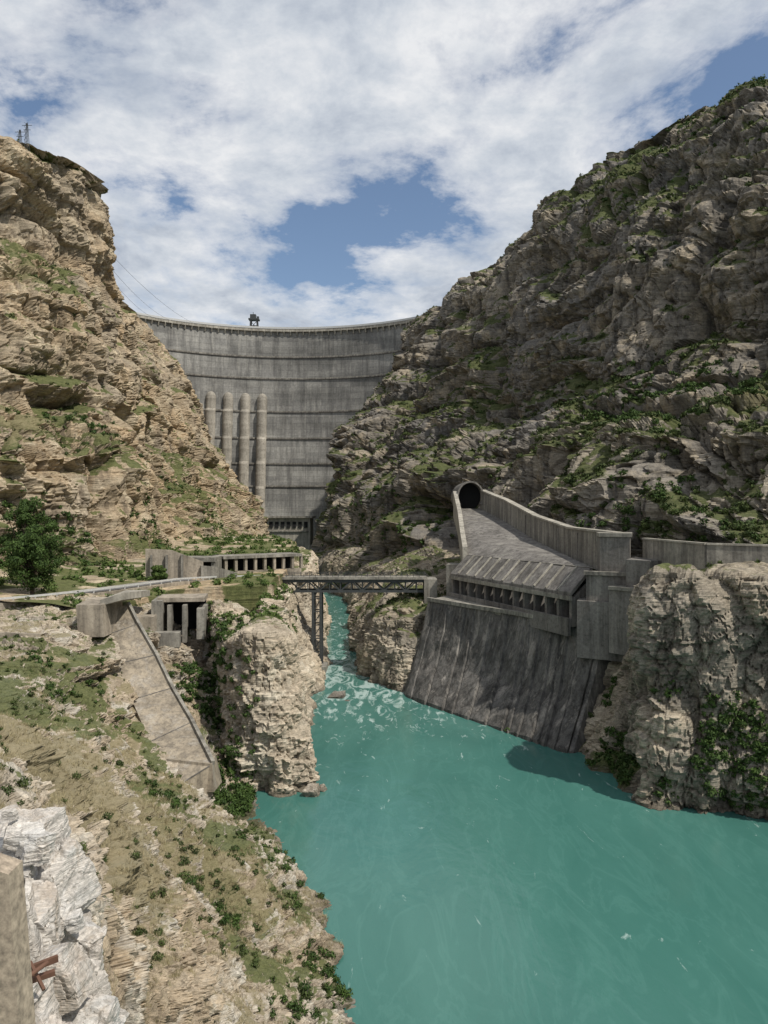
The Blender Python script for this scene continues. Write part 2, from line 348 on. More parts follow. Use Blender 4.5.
rock_loft('promontory_cliff',C,M_prom,1.4,1.7,6.5,4.,2.0,9,(.68,.92),.9,.3,[(P(205,720,148),7,0,1.),(P(225,770,134),5,0,1.),(P(320,625,330),25,0,.4),(P(262,690,134),12,3,1.)],fine=.4,tilt=(.05,.02))
xs=np.concatenate([np.arange(-230,-20.,1.2)]); ys=np.arange(150,420.,1.4)
X,Y=np.meshgrid(xs,ys,indexing='ij')
pp=np.stack([X,Y,np.zeros_like(X)],-1).reshape(-1,3)
gx=pp[:,0];gy=pp[:,1]
zt=30.4+.8*fbm(pp/14,4,3)+np.clip((gy-250)/90,0,1)*6+np.clip((-60-gx-(gy-170)*.1)/60,0,1)*5
rimx=np.interp(gy,[150,188,200,222,245,290,340,420],[-56,-52,-30,-32,-32,-34,-40,-62])
zt=np.where(gx>rimx,zt-4-(gx-rimx)*3,zt)
zt=np.maximum(zt,-5)
pp[:,2]=zt
idx=np.arange(len(xs)*len(ys)).reshape(len(xs),len(ys))
fa=np.stack([idx[:-1,:-1],idx[1:,:-1],idx[1:,1:],idx[:-1,1:]],-1).reshape(-1,4)
o=mesh_obj('ground_terrace',pp,fa,[M_left])
gm=np.clip(.75+fbm(pp/12,4,8)*1.3,0,1); at=o.data.attributes.new('mask','FLOAT_COLOR','POINT')
at.data.foreach_set('color',np.stack([gm,.5*(1-gm),0*gm,.6+0*gm],1).astype(np.float32).ravel())
SURF['terrace']=(pp,np.tile([0,0,1.],(len(pp),1)),gm,gm*0)
# ------------------------------------------------------------------ NEAR LEFT BANK
S=[ [(-260,200,34),(-95,178,30),(-80,176,30.5),(-66,174,30.5),(-58,172,30),(-50,172,28),(-45,174,27),(-42,178,24),(-40,178,15)],
 rowP([(-300,600,150),(0,606,150),(60,603,152),(110,606,152),(150,628,152),(185,655,153),(206,685,150),(222,715,146),(235,770,146)]),
 rowP([(-300,612,132),(0,628,130),(50,625,132),(95,640,138),(145,705,136),(185,762,130),(222,790,128),(258,802,127),(280,850,126)]),
 rowP([(-300,640,112),(0,672,110),(50,688,110),(95,725,110),(145,772,109),(198,798,112),(238,822,114),(272,836,113),(302,880,110)]),
 rowP([(-300,660,96),(0,702,92),(50,728,90),(100,768,90),(150,808,90),(205,840,92),(275,866,97),(338,900,95),(366,960,93)]),
 rowP([(-300,680,80),(0,728,72),(50,762,70),(100,800,69),(150,850,69),(215,895,75),(290,942,79),(350,983,78),(382,1060,76)]),
 rowP([(-300,700,62),(0,745,56),(50,785,54),(100,830,53),(142,890,54),(205,980,58),(280,1055,62),(348,1108,62),(380,1200,60)]),
 rowP([(-300,740,42),(0,785,36),(45,825,35),(88,862,35),(118,955,37),(185,1090,45),(250,1240,48),(330,1335,45),(360,1450,42)]),
 rowP([(-500,800,28),(-60,812,25),(0,818,24.5),(50,840,24),(95,905,24.5),(130,1060,27),(190,1300,33),(250,1600,34),(330,1900,29)]),
 rowP([(-900,940,17),(-260,965,17),(-120,985,17),(0,1000,17),(60,1080,18),(115,1250,21),(180,1650,26),(260,2200,25),(340,2500,20)]),
 [(-30,0,38),(-14,0,37),(-11,0,35),(-8,0,32),(-6,0,26),(-4,0,18),(-2,0,8),(2,0,0),(6,0,-6)],
 [(-40,-50,38),(-20,-50,37),(-14,-50,35),(-10,-50,32),(-6,-50,26),(-2,-50,18),(4,-50,8),(10,-50,0),(16,-50,-6)]]
nm=[(P(20,745,66),9,1,.8),(P(70,785,62),9,1,.85),(P(120,830,60),9,1,.7),(P(60,760,75),9,1,.6),(P(150,790,88),10,1,.45),
    (P(210,865,82),10,1,.5),(P(240,870,88),9,0,.7),(P(225,915,75),6,0,.8),(P(160,770,105),9,0,.8),(P(30,700,95),9,0,.6),(P(100,700,118),10,0,.6),(P(30,660,118),9,0,.5),
    (P(25,850,23),4.5,2,1.1),(P(55,940,22),4.5,2,1.1),(P(70,1000,22),4,2,1.),(P(40,860,24),5,3,1.5),(P(80,970,22),6,3,1.5),(P(245,815,118),5,0,1.2)]
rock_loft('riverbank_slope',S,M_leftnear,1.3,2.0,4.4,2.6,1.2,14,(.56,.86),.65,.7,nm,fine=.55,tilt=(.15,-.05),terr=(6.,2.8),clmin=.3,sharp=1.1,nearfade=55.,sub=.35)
# ------------------------------------------------------------------ RIGHT BANK
def rc(foot,m1,m2,rim,in1,in2):
    f=P(*foot); u=f.copy(); u[2]=-7
    return [u,f,P(*m1),P(*m2),P(*rim),np.array(in1,float),np.array(in2,float)]
K=[ [(-60,560,-7),(-60,560,0),(-58,562,10),(-56,564,20),(-50,568,28),(-40,575,34),(-20,590,45)],
 rc((346,601,415),(350,590,418),(356,578,420),(366,562,428),(5,440,26),(20,450,35)),
 rc((352,625,327),(358,608,330),(370,588,334),(385,570,342),(8,350,28),(25,355,32)),
 rc((355,650,268),(360,630,270),(370,606,273),(392,584,280),(10,290,27),(35,300,32)),
 rc((361,678,223),(366,655,225),(376,622,228),(404,598,234),(14,250,26),(40,262,28)),
 rc((394,694,206),(400,670,209),(408,632,214),(430,606,220),(20,234,24.5),(40,245,27)),
 rc((462,700,205),(470,680,210),(476,650,214),(492,618,218),(36,224,22.5),(52,230,24)),
 rc((545,730,180),(560,700,186),(575,660,190),(588,630,194),(54,192,22.5),(66,200,30)),
 rc((574,768,149),(586,720,154),(602,660,159),(624,612,162),(58,168,33),(70,182,38)),
 rc((608,785,137),(621,715,139),(630,640,141),(638,588,146),(58,154,37),(74,172,40)),
 rc((645,803,127),(650,715,129),(651,640,130.5),(659,577,133),(58,143,38.6),(80,168,40)),
 rc((700,812,123.3),(702,720,125),(704,640,126),(706,577,128),(66,139,39),(95,165,40)),
 rc((768,826,118),(768,730,120),(768,650,121),(768,577,123),(77,133,39),(115,158,41)),
 rc((900,850,109.5),(898,740,111),(896,650,112),(896,582,113),(90,125,39),(135,148,41)),
 [(140,70,-7),(140,70,0),(142,71,14),(144,72,28),(146,74,40),(155,85,40.5),(180,100,42)],
 [(150,-60,-7),(150,-60,0),(152,-60,14),(154,-60,28),(156,-60,40),(170,-60,40.5),(200,-60,42)]]
bm=[(P(740,760,121),8,0,1.3),(P(735,715,121),6,0,.9),(P(610,760,137),7,0,1.1),(P(660,690,129),4,0,.6),(P(380,600,290),20,0,.5),(P(415,590,225),8,0,.7),(P(375,640,226),8,3,.7)]
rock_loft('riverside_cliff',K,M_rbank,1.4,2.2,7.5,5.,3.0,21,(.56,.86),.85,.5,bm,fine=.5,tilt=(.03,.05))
# ------------------------------------------------------------------ WATER
m,nt,b=new_mat('river_water'); g=NG(nt)
n1=g.noise(g.pos((1,.35,1),(0,0,.25)),.04,6,.6,.8); base=g.mix(g.ramp(n1,[(.35,0.),(.65,1.)]),(.044,.142,.118),(.066,.182,.152))
n2=g.noise(g.pos((1,.3,1),(0,0,.3)),.16,6,.6,1.); base=g.mix(g.math('MULTIPLY',g.ramp(n2,[(.46,0.),(.5,1.),(.54,0.)]),.08),base,(.17,.36,.31))
n5=g.noise(g.pos((1,.3,1),(0,0,.4)),.05,6,.6,.6); base=g.mix(g.math('MULTIPLY',g.ramp(n5,[(.5,0.),(.7,1.)]),.3),base,(.03,.105,.088))
sp=nt.nodes.new('ShaderNodeSeparateXYZ'); g.L(g.g.outputs['Position'],sp.inputs[0])
near_=g.ramp(g.math('DIVIDE',sp.outputs[1],500.),[(.22,0.),(.34,.07),(.41,.19),(.47,.21),(.56,.14),(.8,.1)])
n3=g.noise(g.pos((1,.35,1)),.35,8,.65,1.2)
fo=g.ramp(g.math('ADD',n3,near_),[(.66,0.),(.76,1.)]); base=g.mix(g.math('MULTIPLY',fo,.7),base,(.52,.64,.60))
g.L(base,b.inputs['Base Color']); b.inputs['Roughness'].default_value=.16; b.inputs['IOR'].default_value=1.33
w=g.bump(g.noise(g.pos((1,.5,1)),.18,5,.5,.6),.28,.6); w=g.bump(g.noise(g.pos((1,.6,1)),.9,3,.55,.4),.2,.12,w); g.L(w,b.inputs['Normal'])
mesh_obj('river_water',[(-900,-400,0),(900,-400,0),(900,1500,0),(-900,1500,0)],[(0,1,2,3)],[m])
# ------------------------------------------------------------------ DAM
cx,cy=-95.,567.
m,nt,b=new_mat('dam_concrete'); g=NG(nt)
uv=nt.nodes.new('ShaderNodeUVMap'); uv.uv_map='UVMap'
br=nt.nodes.new('ShaderNodeTexBrick'); br.offset=0.; br.inputs['Color1'].default_value=(.33,.32,.29,1); br.inputs['Color2'].default_value=(.22,.215,.20,1); br.inputs['Mortar'].default_value=(.18,.175,.16,1)
br.inputs['Scale'].default_value=1.; br.inputs['Mortar Size'].default_value=.16; br.inputs['Brick Width'].default_value=16.; br.inputs['Row Height'].default_value=6.2; br.inputs['Bias'].default_value=-.1
g.L(uv.outputs[0],br.inputs['Vector'])
mp=nt.nodes.new('ShaderNodeMapping'); mp.inputs['Scale'].default_value=(1,.12,1); g.L(uv.outputs[0],mp.inputs[0])
s=g.noise(mp.outputs[0],.12,7,.7,.2); base=g.mix(g.math('MULTIPLY',g.ramp(s,[(.45,0.),(.62,1.)]),.7),br.outputs[0],(.11,.107,.10))
s=g.noise(mp.outputs[0],.3,5,.6); base=g.mix(g.math('MULTIPLY',g.ramp(s,[(.52,0.),(.7,1.)]),.5),base,(.44,.42,.37))
mp2=nt.nodes.new('ShaderNodeMapping'); mp2.inputs['Scale'].default_value=(.15,1,1); g.L(uv.outputs[0],mp2.inputs[0])
s=g.noise(mp2.outputs[0],.035,4,.6); base=g.mix(1.,base,g.ramp(s,[(.35,.6),(.65,1.3)]),'MULTIPLY')
s=g.noise(uv.outputs[0],.5,6,.7); base=g.mix(1.,base,g.ramp(s,[(.3,.7),(.7,1.2)]),'MULTIPLY')
g.L(base,b.inputs['Base Color']); b.inputs['Roughness'].default_value=.9; M_dam=m
tiers=[241,212,189,154,126,99.5,76,52,20,-10]
def dr(z):
    k=sum(1 for t in tiers[1:] if z<t-.01); tt=max(0,(241-z)/241.)
    return 213-1.6*k-8*tt**1.3
prof=[]
for a,bz in zip(tiers[:-1],tiers[1:]):
    for z in np.linspace(a-.05,bz+.1,6): prof.append((dr(z),z))
V=[];Fc=[];UV=[]; th=np.linspace(math.radians(90-58),math.radians(90+58),160)
for r,z in prof:
    for t in th: V.append((cx+r*math.cos(t),cy+r*math.sin(t),z)); UV.append((t*213,z))
nt_=len(th)
for i in range(len(prof)-1):
    for j in range(nt_-1): Fc.append((i*nt_+j,(i+1)*nt_+j,(i+1)*nt_+j+1,i*nt_+j+1))
dam=mesh_obj('arch_dam',V,Fc,[M_dam])
ul=dam.data.uv_layers.new(name='UVMap'); li=np.zeros(len(dam.data.loops),dtype=np.int32); dam.data.loops.foreach_get('vertex_index',li)
ul.data.foreach_set('uv',np.array(UV,dtype=np.float32)[li].ravel())
def arcband(mb,r0,r1,z0,z1,m=0,n=90,a0=-57,a1=57):
    ts=np.radians(90+np.linspace(a0,a1,n))
    for t0,t1 in zip(ts[:-1],ts[1:]):
        q=[(cx+r*math.cos(t),cy+r*math.sin(t)) for r,t in ((r0,t0),(r1,t0),(r1,t1),(r0,t1))]
        mb.hexa([(*p,z0) for p in q]+[(*p,z1) for p in q],m)
mb=MB()
for t in tiers[1:7]:
    r=dr(t+1); arcband(mb,r-2.6,r+.4,t-.4,t+.5,1)
    arcband(mb,r-2.5,r-2.3,t+.5,t+1.4,2)
arcband(mb,210.5,221,239.5,242.2,0); arcband(mb,210.2,210.9,242.2,244.2,3); arcband(mb,220,220.6,242.2,243.5,3)
for k,t in enumerate(np.radians(90+np.linspace(-54,54,60))):
    mb.beam((cx+212.5*math.cos(t),cy+212.5*math.sin(t),236),(cx+210.8*math.cos(t),cy+210.8*math.sin(t),239.6),1.2,1.5,0)
w_=mb.make('crest_and_walkways',[M_conl,M_cond,M_con,M_white_paint]); w_.parent=dam
mb=MB()
for px in (211,227,243.5,260):
    X0=(px-384)/F*757
    def yy(z): return cy+math.sqrt(dr(z)**2-(X0-cx)**2)-1.5-(170-z)*.03
    base=len(mb.v)
    prf=[(173.5,.05),(173,2.),(171.8,3.6),(169.5,4.8)]+[(z,5.1 if i%5 else 5.3) for i,z in enumerate(np.linspace(166,15,60))]
    for z,r in prf:
        for i in range(20):
            a=2*math.pi*i/20; mb.v.append((X0+r*math.cos(a),yy(min(z,170))+r*math.sin(a),z))
    for k in range(len(prf)-1):
        for i in range(20):
            j=(i+1)%20; mb.f.append((base+k*20+i,base+(k+1)*20+i,base+(k+1)*20+j,base+k*20+j)); mb.m.append(0)
M_pen=concrete_mat('penstock_concrete',(.40,.365,.305),.4,(.15,.14,.12),.4)
w_=mb.make('penstocks',[M_pen]); w_.parent=dam
mb=MB(); gc=P(253,328,776); gx0,gy0=gc[0],cy+216
for sx in (-4,4):
    for sy in (-3,3): mb.beam((gx0+sx,gy0+sy,242),(gx0+sx*.8,gy0+sy,253),1.1)
mb.box((gx0,gy0,253.5),(11,8,1.6)); mb.box((gx0-1,gy0,256.5),(6,5,4.5)); mb.box((gx0+4,gy0,255.5),(2,3,2.5))
mb.beam((gx0-4,gy0,247),(gx0+4,gy0,247.2),.7); mb.beam((gx0-4,gy0-3,243),(gx0+4,gy0-3,252),.5); mb.beam((gx0+4,gy0-3.1,243),(gx0-4,gy0-3.1,252),.5); mb.beam((gx0-1,gy0,258),(gx0-1,gy0,261.5),.5)
mb.make('gantry_crane',[M_steel])
mb=MB(); mb.box((-84,625,30),(46,26,30),0,0); mb.box((-84,624,45.8),(50,30,1.5),0,1)
for i in range(9): mb.box((-103+i*4.8,611.8,39.5),(3,1,5),0,2)
mb.box((-84,611.6,34),(44,1.2,1),0,1)
mb.make('powerhouse_building',[M_conl,M_con,M_void])
# ------------------------------------------------------------------ BRIDGE
mb=MB(); bz=29.2; x0,x1=-34,13.5; yb=234
mb.box(((x0+x1)/2,yb,bz),(x1-x0,7,.5),0,0)
for s in (-3.3,3.3):
    mb.box(((x0+x1)/2,yb+s,bz+.38),(x1-x0,.4,.25),0,0)
    mb.beam((x0,yb+s,bz+1.5),(x1,yb+s,bz+1.5),.14,.14,1); mb.beam((x0,yb+s,bz+1.),(x1,yb+s,bz+1.),.09,.09,1)
    for x in np.arange(x0,x1+.1,1.8): mb.beam((x,yb+s,bz+.3),(x,yb+s,bz+1.5),.13,.13,1)
for s in (-2.7,2.7):
    mb.beam((x0,yb+s,bz-.7),(x1,yb+s,bz-.7),.5,1.,2); mb.beam((x0,yb+s,bz-4.),(x1,yb+s,bz-4.),.5,.7,2)
    xx=np.arange(x0,x1+.1,3.4)
    for i,x in enumerate(xx):
        mb.beam((x,yb+s,bz-.7),(x,yb+s,bz-4.),.3,.3,2)
        if i<len(xx)-1:
            a,bb=(bz-.8,bz-3.9) if i%2 else (bz-3.9,bz-.8); mb.beam((x,yb+s,a),(xx[i+1],yb+s,bb),.4,.4,2)
for x in np.arange(x0,x1+.1,3.4): mb.beam((x,yb-2.7,bz-4),(x,yb+2.7,bz-4),.25,.25,2); mb.beam((x,yb-2.7,bz-.8),(x,yb+2.7,bz-.8),.25,.25,2)
for xx0 in (-22.2,-19.8):
    for s in (-2.5,2.5): mb.beam((xx0,yb+s,-1),(xx0,yb+s,bz-4.2),.8,.8,2)
for z in np.arange(2,25,4.2):
    for s in (-2.5,2.5): mb.beam((-22.2,yb+s,z),(-19.8,yb+s,z+.1),.3,.3,2); mb.beam((-22.2,yb+s,z),(-19.8,yb+s,z+4),.25,.25,2)
    for xx0 in (-22.2,-19.8): mb.beam((xx0,yb-2.5,z),(xx0,yb+2.5,z),.25,.25,2); mb.beam((xx0,yb-2.5,z),(xx0,yb+2.5,z+4),.2,.2,2)
mb.box((-21,yb,-.2),(6,8,4),0,0); mb.box((14.5,yb,25),(4,9,8.2),0,0); mb.box((-36,yb,26),(4,9,6.2),0,0)
mb.make('truss_bridge',[M_con,M_steel,M_steel])
mb=MB(); A=np.array([-50.,233.]);B=np.array([-28.,249.]); dd=(B-A)/np.linalg.norm(B-A); nn_=np.array([dd[1],-dd[0]]); Lg=np.linalg.norm(B-A)
def q2(s,o): return A+dd*s+nn_*o
mb.prism([q2(-1,1),q2(Lg,1),q2(Lg,-8),q2(-1,-8)],35.2,36.1,0)
mb.prism([q2(-1,-6),q2(Lg,-6),q2(Lg,-8),q2(-1,-8)],28,35.2,2)
mb.prism([q2(-1,.4),q2(Lg,.4),q2(Lg,-.4),q2(-1,-.4)],29,31.2,1)
for i in range(9):
    s=i*Lg/8-.3; mb.prism([q2(s,.5),q2(s+.9,.5),q2(s+.9,-.5),q2(s,-.5)],31.2,35.2,1)
mb.box((-57,228,35.6),(12,9,1.3),0,0); mb.box((-57,230,32),(10,1,6.),0,2); mb.box((-62.5,228,32),(1.6,8,5.9),0,0); mb.box((-51.6,228,32),(1.5,8,5.9),0,0)
mb.make('road_gallery',[M_con,M_conb,M_void])
mb=MB()
mb.wallline([(-68,211,28),(-61,213,28),(-53,216,28)],1.6,[11.5,11,7.5],0)
mb.wallline([(-53,214,28),(-49,216,28),(-44,220,28)],1.2,[6.5,6,4.],1)
for x,y in ((-66,209.8),(-62,211.1),(-58,212.5)): mb.box((x,y,33),(.7,1.,9.5),.3,1)
mb.make('retaining_wall',[M_conb,M_con])
# ------------------------------------------------------------------ ROAD on left terrace
rd=[(-140,128),(-105,139),(-85,148),(-74,162),(-66,180),(-60,198),(-55,212),(-50,222),(-42,231),(-34,234)]
rdp=[]
for i in range(len(rd)-1):
    for t in np.linspace(0,1,8,endpoint=False): rdp.append(np.array(rd[i])*(1-t)+np.array(rd[i+1])*t)
rdp.append(np.array(rd[-1])); rdp=np.array(rdp)
for _ in range(6): rdp[1:-1]=(rdp[:-2]+2*rdp[1:-1]+rdp[2:])/4
tn=np.gradient(rdp,axis=0); tn/=np.linalg.norm(tn,axis=1,keepdims=True); nr=np.stack([-tn[:,1],tn[:,0]],1)
zr=31.2+np.interp(rdp[:,1],[120,200,234],[.6,.1,-1.7])
mb=MB()
for i in range(len(rdp)-1):
    for (o0,o1,dz,m_) in ((-3.2,3.2,0,0),(-3.6,-3.2,.13,1),(3.2,3.6,.13,1),(-.07,.07,.004,2),(-4.6,-3.6,-.05,3),(3.6,4.6,-.05,3)):
        a,c=rdp[i],rdp[i+1]
        q=[a+nr[i]*o0,c+nr[i+1]*o0,c+nr[i+1]*o1,a+nr[i]*o1]; zz=[zr[i],zr[i+1],zr[i+1],zr[i]]
        bot=[z-(1.5 if dz!=.004 else .001) for z in zz]; top=[z+dz for z in zz]
        mb.hexa([(*q[k],bot[k]) for k in range(4)]+[(*q[k],top[k]) for k in range(4)],m_)
mb.make('road',[M_asph,M_conl,M_white_paint,M_conb])
mb=MB()
for i in range(0,len(rdp)-1):
    a=rdp[i]-nr[i]*3.9; c=rdp[i+1]-nr[i+1]*3.9
    mb.beam((*a,zr[i]+.75),(*c,zr[i+1]+.75),.3,.4,0)
    if i%2==0: mb.beam((*a,zr[i]-1),(*a,zr[i]+.9),.25,.25,0)
mb.make('road_guardrail',[M_white_paint])
# ------------------------------------------------------------------ LEFT OUTLET STRUCTURES
def slab(mb,Lp,Rp,th,m=0,lift=0):
    for i in range(len(Lp)-1):
        a,b_,c,d=[np.array(t,float)+np.array([0,0,lift]) for t in (Lp[i],Rp[i],Rp[i+1],Lp[i+1])]
        dn=np.array([0,0,-th]); mb.hexa([a+dn,b_+dn,c+dn,d+dn,a,b_,c,d],m)
mb=MB()
Lp=rowP([(100,614,149),(104,636,144),(117,664,139),(132,700,132),(150,742,123),(174,788,112.5)])
Rp=rowP([(128,604,150),(138,624,147),(156,655,142),(172,688,137),(192,722,129),(213,764,117)])
slab(mb,Lp,Rp,5,0)
for i in range(len(Rp)-1): mb.beam(Rp[i]+np.array([0,0,.2]),Rp[i+1]+np.array([0,0,.2]),.6,.7,1)
for i in range(1,6):
    mb.beam(Lp[i]+np.array([0,0,.04]),Rp[i]+np.array([0,0,.04]),.16,.14,2)
mb.hexa([P(150,792,118),P(214,792,116),P(222,782,122),P(160,782,124),P(160,758,118.5),P(212,764,116.5),P(216,754,122),P(168,748,124)],0)
M_chute=concrete_mat('chute_concrete',(.33,.28,.21),.7,(.12,.105,.085),1.2,(.43,.39,.33))
mb.make('concrete_chute',[M_chute,M_con,M_cond])
mb=MB()
mb.hexa([P(78,637,140),P(104,637,140),P(124,628,152),P(92,628,152),P(76,605,140),P(102,605,140),P(122,597,152),P(92,597,152)],0)
mb.hexa([P(100,606.,142),P(122,600,142),P(150,596,160),P(126,596,160),P(100,600,142),P(122,593,142),P(150,590,160),P(126,590,160)],1)
mb.make('concrete_abutment_block',[M_conb,M_conl])
mb=MB()
mb.box((-49.,162,27.6),(2.2,10,7),.15,0); mb.box((-44.5,164,31.),(10,8,.9),.15,1); mb.box((-45,168,27),(9,1,7),.15,2); mb.box((-40,163,26),(1.6,9,6.5),.15,0)
mb.box((-46.2,160,26),(.9,3,8),.15,0); mb.box((-43,160,26),(.9,3,8),.15,0); mb.box((-50.5,155,26),(5,4,4.5),.15,1); mb.box((-46,154,23.5),(7,3,3),.15,0)
mb.make('intake_structure',[M_con,M_conb,M_void])
mb=MB()
mb.wallline([(-90,128,26),(-66,126,24),(-60.5,130,24)],1.,[6.2,5.5,4.6],0)
for i in range(5): mb.box((-68.5+i*1.9,125.2,27.2),(1.2,.5,2.),0,1)
mb.wallline([(-92,126.5,29.8),(-66,124.6,28.9)],2.4,[.6,.6],0)
for i in range(8): mb.box((-70+i*1.25,124.3,26.4),(.35,.5,4.6),0,0)
mb.make('ruined_concrete_wall',[M_conb,M_void])
# ------------------------------------------------------------------ SPILLWAY (right)
mb=MB()
def portal(mb,c,z,r,th,y0,y1,m):
    n=22; an=[math.radians(a) for a in np.linspace(-35,215,n)]
    for a0,a1 in zip(an[:-1],an[1:]):
        q=[(c[0]+rr*math.cos(a),z+rr*math.sin(a)*1.15) for rr,a in ((r,a0),(r+th,a0),(r+th,a1),(r,a1))]
        mb.hexa([(x,y0,zz) for x,zz in q]+[(x,y1,zz) for x,zz in q],m)
portal(mb,(34.8,0),56.3,4.8,.6,297,325,0)
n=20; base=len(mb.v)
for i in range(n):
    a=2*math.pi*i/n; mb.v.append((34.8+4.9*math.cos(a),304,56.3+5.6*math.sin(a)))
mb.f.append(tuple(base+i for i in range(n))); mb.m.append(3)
FL=[(30,300,51.4),(28.5,270,47.),(26.8,245,41.5),(25.3,224,37)]
FR=[(39.8,300,51.4),(44,268,46.6),(47,228,41.),(48.5,172,37)]
def lerp3(a,b,t): return np.array(a)*(1-t)+np.array(b)*t
def refine(L,k=5):
    out=[]
    for i in range(len(L)-1):
        for t in np.linspace(0,1,k,endpoint=False): out.append(tuple(lerp3(L[i],L[i+1],t)))
    return out+[L[-1]]
slab(mb,FL,FR,3,0)
for i,(l,r_) in enumerate(zip(refine(FL),refine(FR))):
    if i%2: mb.beam(np.array(l)+[0,0,.02],np.array(r_)+[0,0,.02],.25,.14,2)
WR=[(40,300,50),(44.6,268,45),(47.8,232,39.5),(50.5,200,36.5),(52.5,166,36)]
hW=[8.5,9.,9.,9.,9.]
mb.wallline(WR,1.8,hW,1)
mb.wallline([(x,y,z+h+.003) for (x,y,z),h in zip(WR,hW)],2.3,.5,2)
for i in range(len(WR)-1):
    a=np.array(WR[i]);c=np.array(WR[i+1])
    for t in (.25,.75):
        p=a*(1-t)+c*t; mb.box((p[0]-.95,p[1],p[2]+4.2),(.25,.4,8.),0,0)
mb.wallline([(29.,302,48),(27.6,270,42),(25.9,245,37),(24.5,224,30)],1.5,[10.5,8.4,7.,9.5],2)
BL=np.array([25.,224.]);BR=np.array([47.2,169.]); d_=(BR-BL)/np.linalg.norm(BR-BL); o_=np.array([d_[1],-d_[0]])
if o_[0]>0: o_=-o_
LL=np.linalg.norm(BR-BL); NP=12
def sp3(s,o,z): q=BL+d_*s+o_*o; return (q[0],q[1],z)
for i in range(NP):
    s0=i*LL/NP+.1; s1=(i+1)*LL/NP-.1; zz=.1*((i*7)%3)
    mb.hexa([sp3(s0,.0,35.9+zz),sp3(s1,0,35.9+zz),sp3(s1,5.5,30.6+zz),sp3(s0,5.5,30.6+zz),sp3(s0,0,36.9+zz),sp3(s1,0,36.9+zz),sp3(s1,5.5,31.6+zz),sp3(s0,5.5,31.6+zz)],0)
    if i: mb.beam(sp3(s0-.1,.1,37.2),sp3(s0-.1,5.4,32.05),.35,.4,2)
mb.hexa([sp3(0,5,30),sp3(LL,5,30),sp3(LL,5.8,30),sp3(0,5.8,30),sp3(0,5,31.),sp3(LL,5,31.),sp3(LL,5.8,31.),sp3(0,5.8,31.)],1)
mb.hexa([sp3(-1,-2,22),sp3(LL,-2,22),sp3(LL,-1,22),sp3(-1,-1,22),sp3(-1,-2,36),sp3(LL,-2,36),sp3(LL,-1,36),sp3(-1,-1,36)],3)
for i in range(13):
    s0=i*(LL-1.2)/12; mb.hexa([sp3(s0,-1,24),sp3(s0+.9,-1,24),sp3(s0+.9,5,24),sp3(s0,5,24),sp3(s0,-1,34.9),sp3(s0+.9,-1,34.9),sp3(s0+.9,5,30),sp3(s0,5,30)],0)
mb.hexa([sp3(-1,5.5,22),sp3(LL,5.5,22),sp3(LL,6.2,22),sp3(-1,6.2,22),sp3(-1,5.5,26),sp3(LL,5.5,26),sp3(LL,6.2,26),sp3(-1,6.2,26)],0)
tops=[P(428,600,214),P(470,607,200),P(515,614,186),P(560,622,173),P(600,628,163)]
poly=[(t[0],t[1]) for t in tops]+[(50,176),(30,226),(22,228)]
mb.prism(poly,22,24.7,1)
mb.prism([(42.5,163),(52.5,157),(56,167),(46,172)],18,30.5,0); mb.prism([(44.5,162.9),(53,158.5),(56,167),(47,171)],30.5,36.5,0)
mb.prism([(47.5,162.5),(53,159.5),(56,168),(49,170)],36.5,44.6,0); mb.prism([(47.1,162.2),(53.3,159.1),(56.5,168.4),(48.8,170.4)],44.6,45.4,1); mb.prism([(44,162.6),(53,157.9),(53.3,160),(44.3,164.2)],36.2,37.,1)
mb.prism([(48,158),(53.5,151),(58,152),(55,166)],20,33.5,0); mb.prism([(47.7,157.6),(53.7,150.6),(58.2,152),(55.2,166)],33.5,34.2,1)
mb.prism([(51,156),(54.5,151.6),(58,153),(56,165)],34.2,40.,0)
mb.prism([(19,226),(24,224),(26,232),(21,234)],24,34,1)
sw=mb.make('spillway',[M_cond,M_con,M_conl,M_void])
Wc=[rowP(l) for l in (
 [(436,600,222),(428,625,222),(412,655,222),(400,697,214)],
 [(428,600,214),(424,625,212),(416,655,209),(404,697,200)],
 [(470,607,200),(466,632,198.5),(458,668,195),(446,713,184)],
 [(515,614,186),(512,642,184.5),(505,682,181),(491,729,171)],
 [(560,622,173),(556,652,171.5),(550,692,168),(536,744,159)],
 [(602,629,163),(598,662,161.5),(588,700,159.5),(572,756,153)],
 [(640,629,170),(638,662,170),(634,700,170),(630,752,168)])]
c=np.array(Wc); seg=[6,60,60,60,60,8]; a=catmull(c,seg); a=np.transpose(catmull(np.transpose(a,(1,0,2)),[14,14,14]),(1,0,2))
nu,nv=a.shape[:2]
nrm=normals(a)
if nrm[...,0].mean()>0: nrm=-nrm
edges=np.cumsum(np.random.default_rng(4).choice([8,11,13,17,22],40)); u=np.arange(nu); pl_=np.zeros(nu)
for e0,e1 in zip(np.r_[0,edges[:-1]],edges):
    mm=(u>=e0)&(u<e1); pl_[mm]=((u[mm]-e0)/(e1-e0)-.5)*.55+((e0*7)%5-2)*.07; pl_[(u==e0)]=-.55
a=a+nrm*pl_[:,None,None]*np.linspace(.3,1,nv)[None,:,None]
pf=a.reshape(-1,3); pf=pf+nrm.reshape(-1,3)*(.3*fbm(pf/4,4,2))[:,None]; pf[:,2]=np.where(np.tile(np.arange(nv)==nv-1,nu),-3,pf[:,2])
idx=np.arange(nu*nv).reshape(nu,nv); fa=np.stack([idx[:-1,:-1],idx[1:,:-1],idx[1:,1:],idx[:-1,1:]],-1).reshape(-1,4)
o=mesh_obj('flared_wall',pf,fa,[M_conwall]); o.parent=sw
mb=MB()
for i in range(len(tops)-1):
    p=tops[i];q=tops[i+1]; mb.beam(p+np.array([0,0,.3]),q+np.array([0,0,.3]),1.2,1.,0)
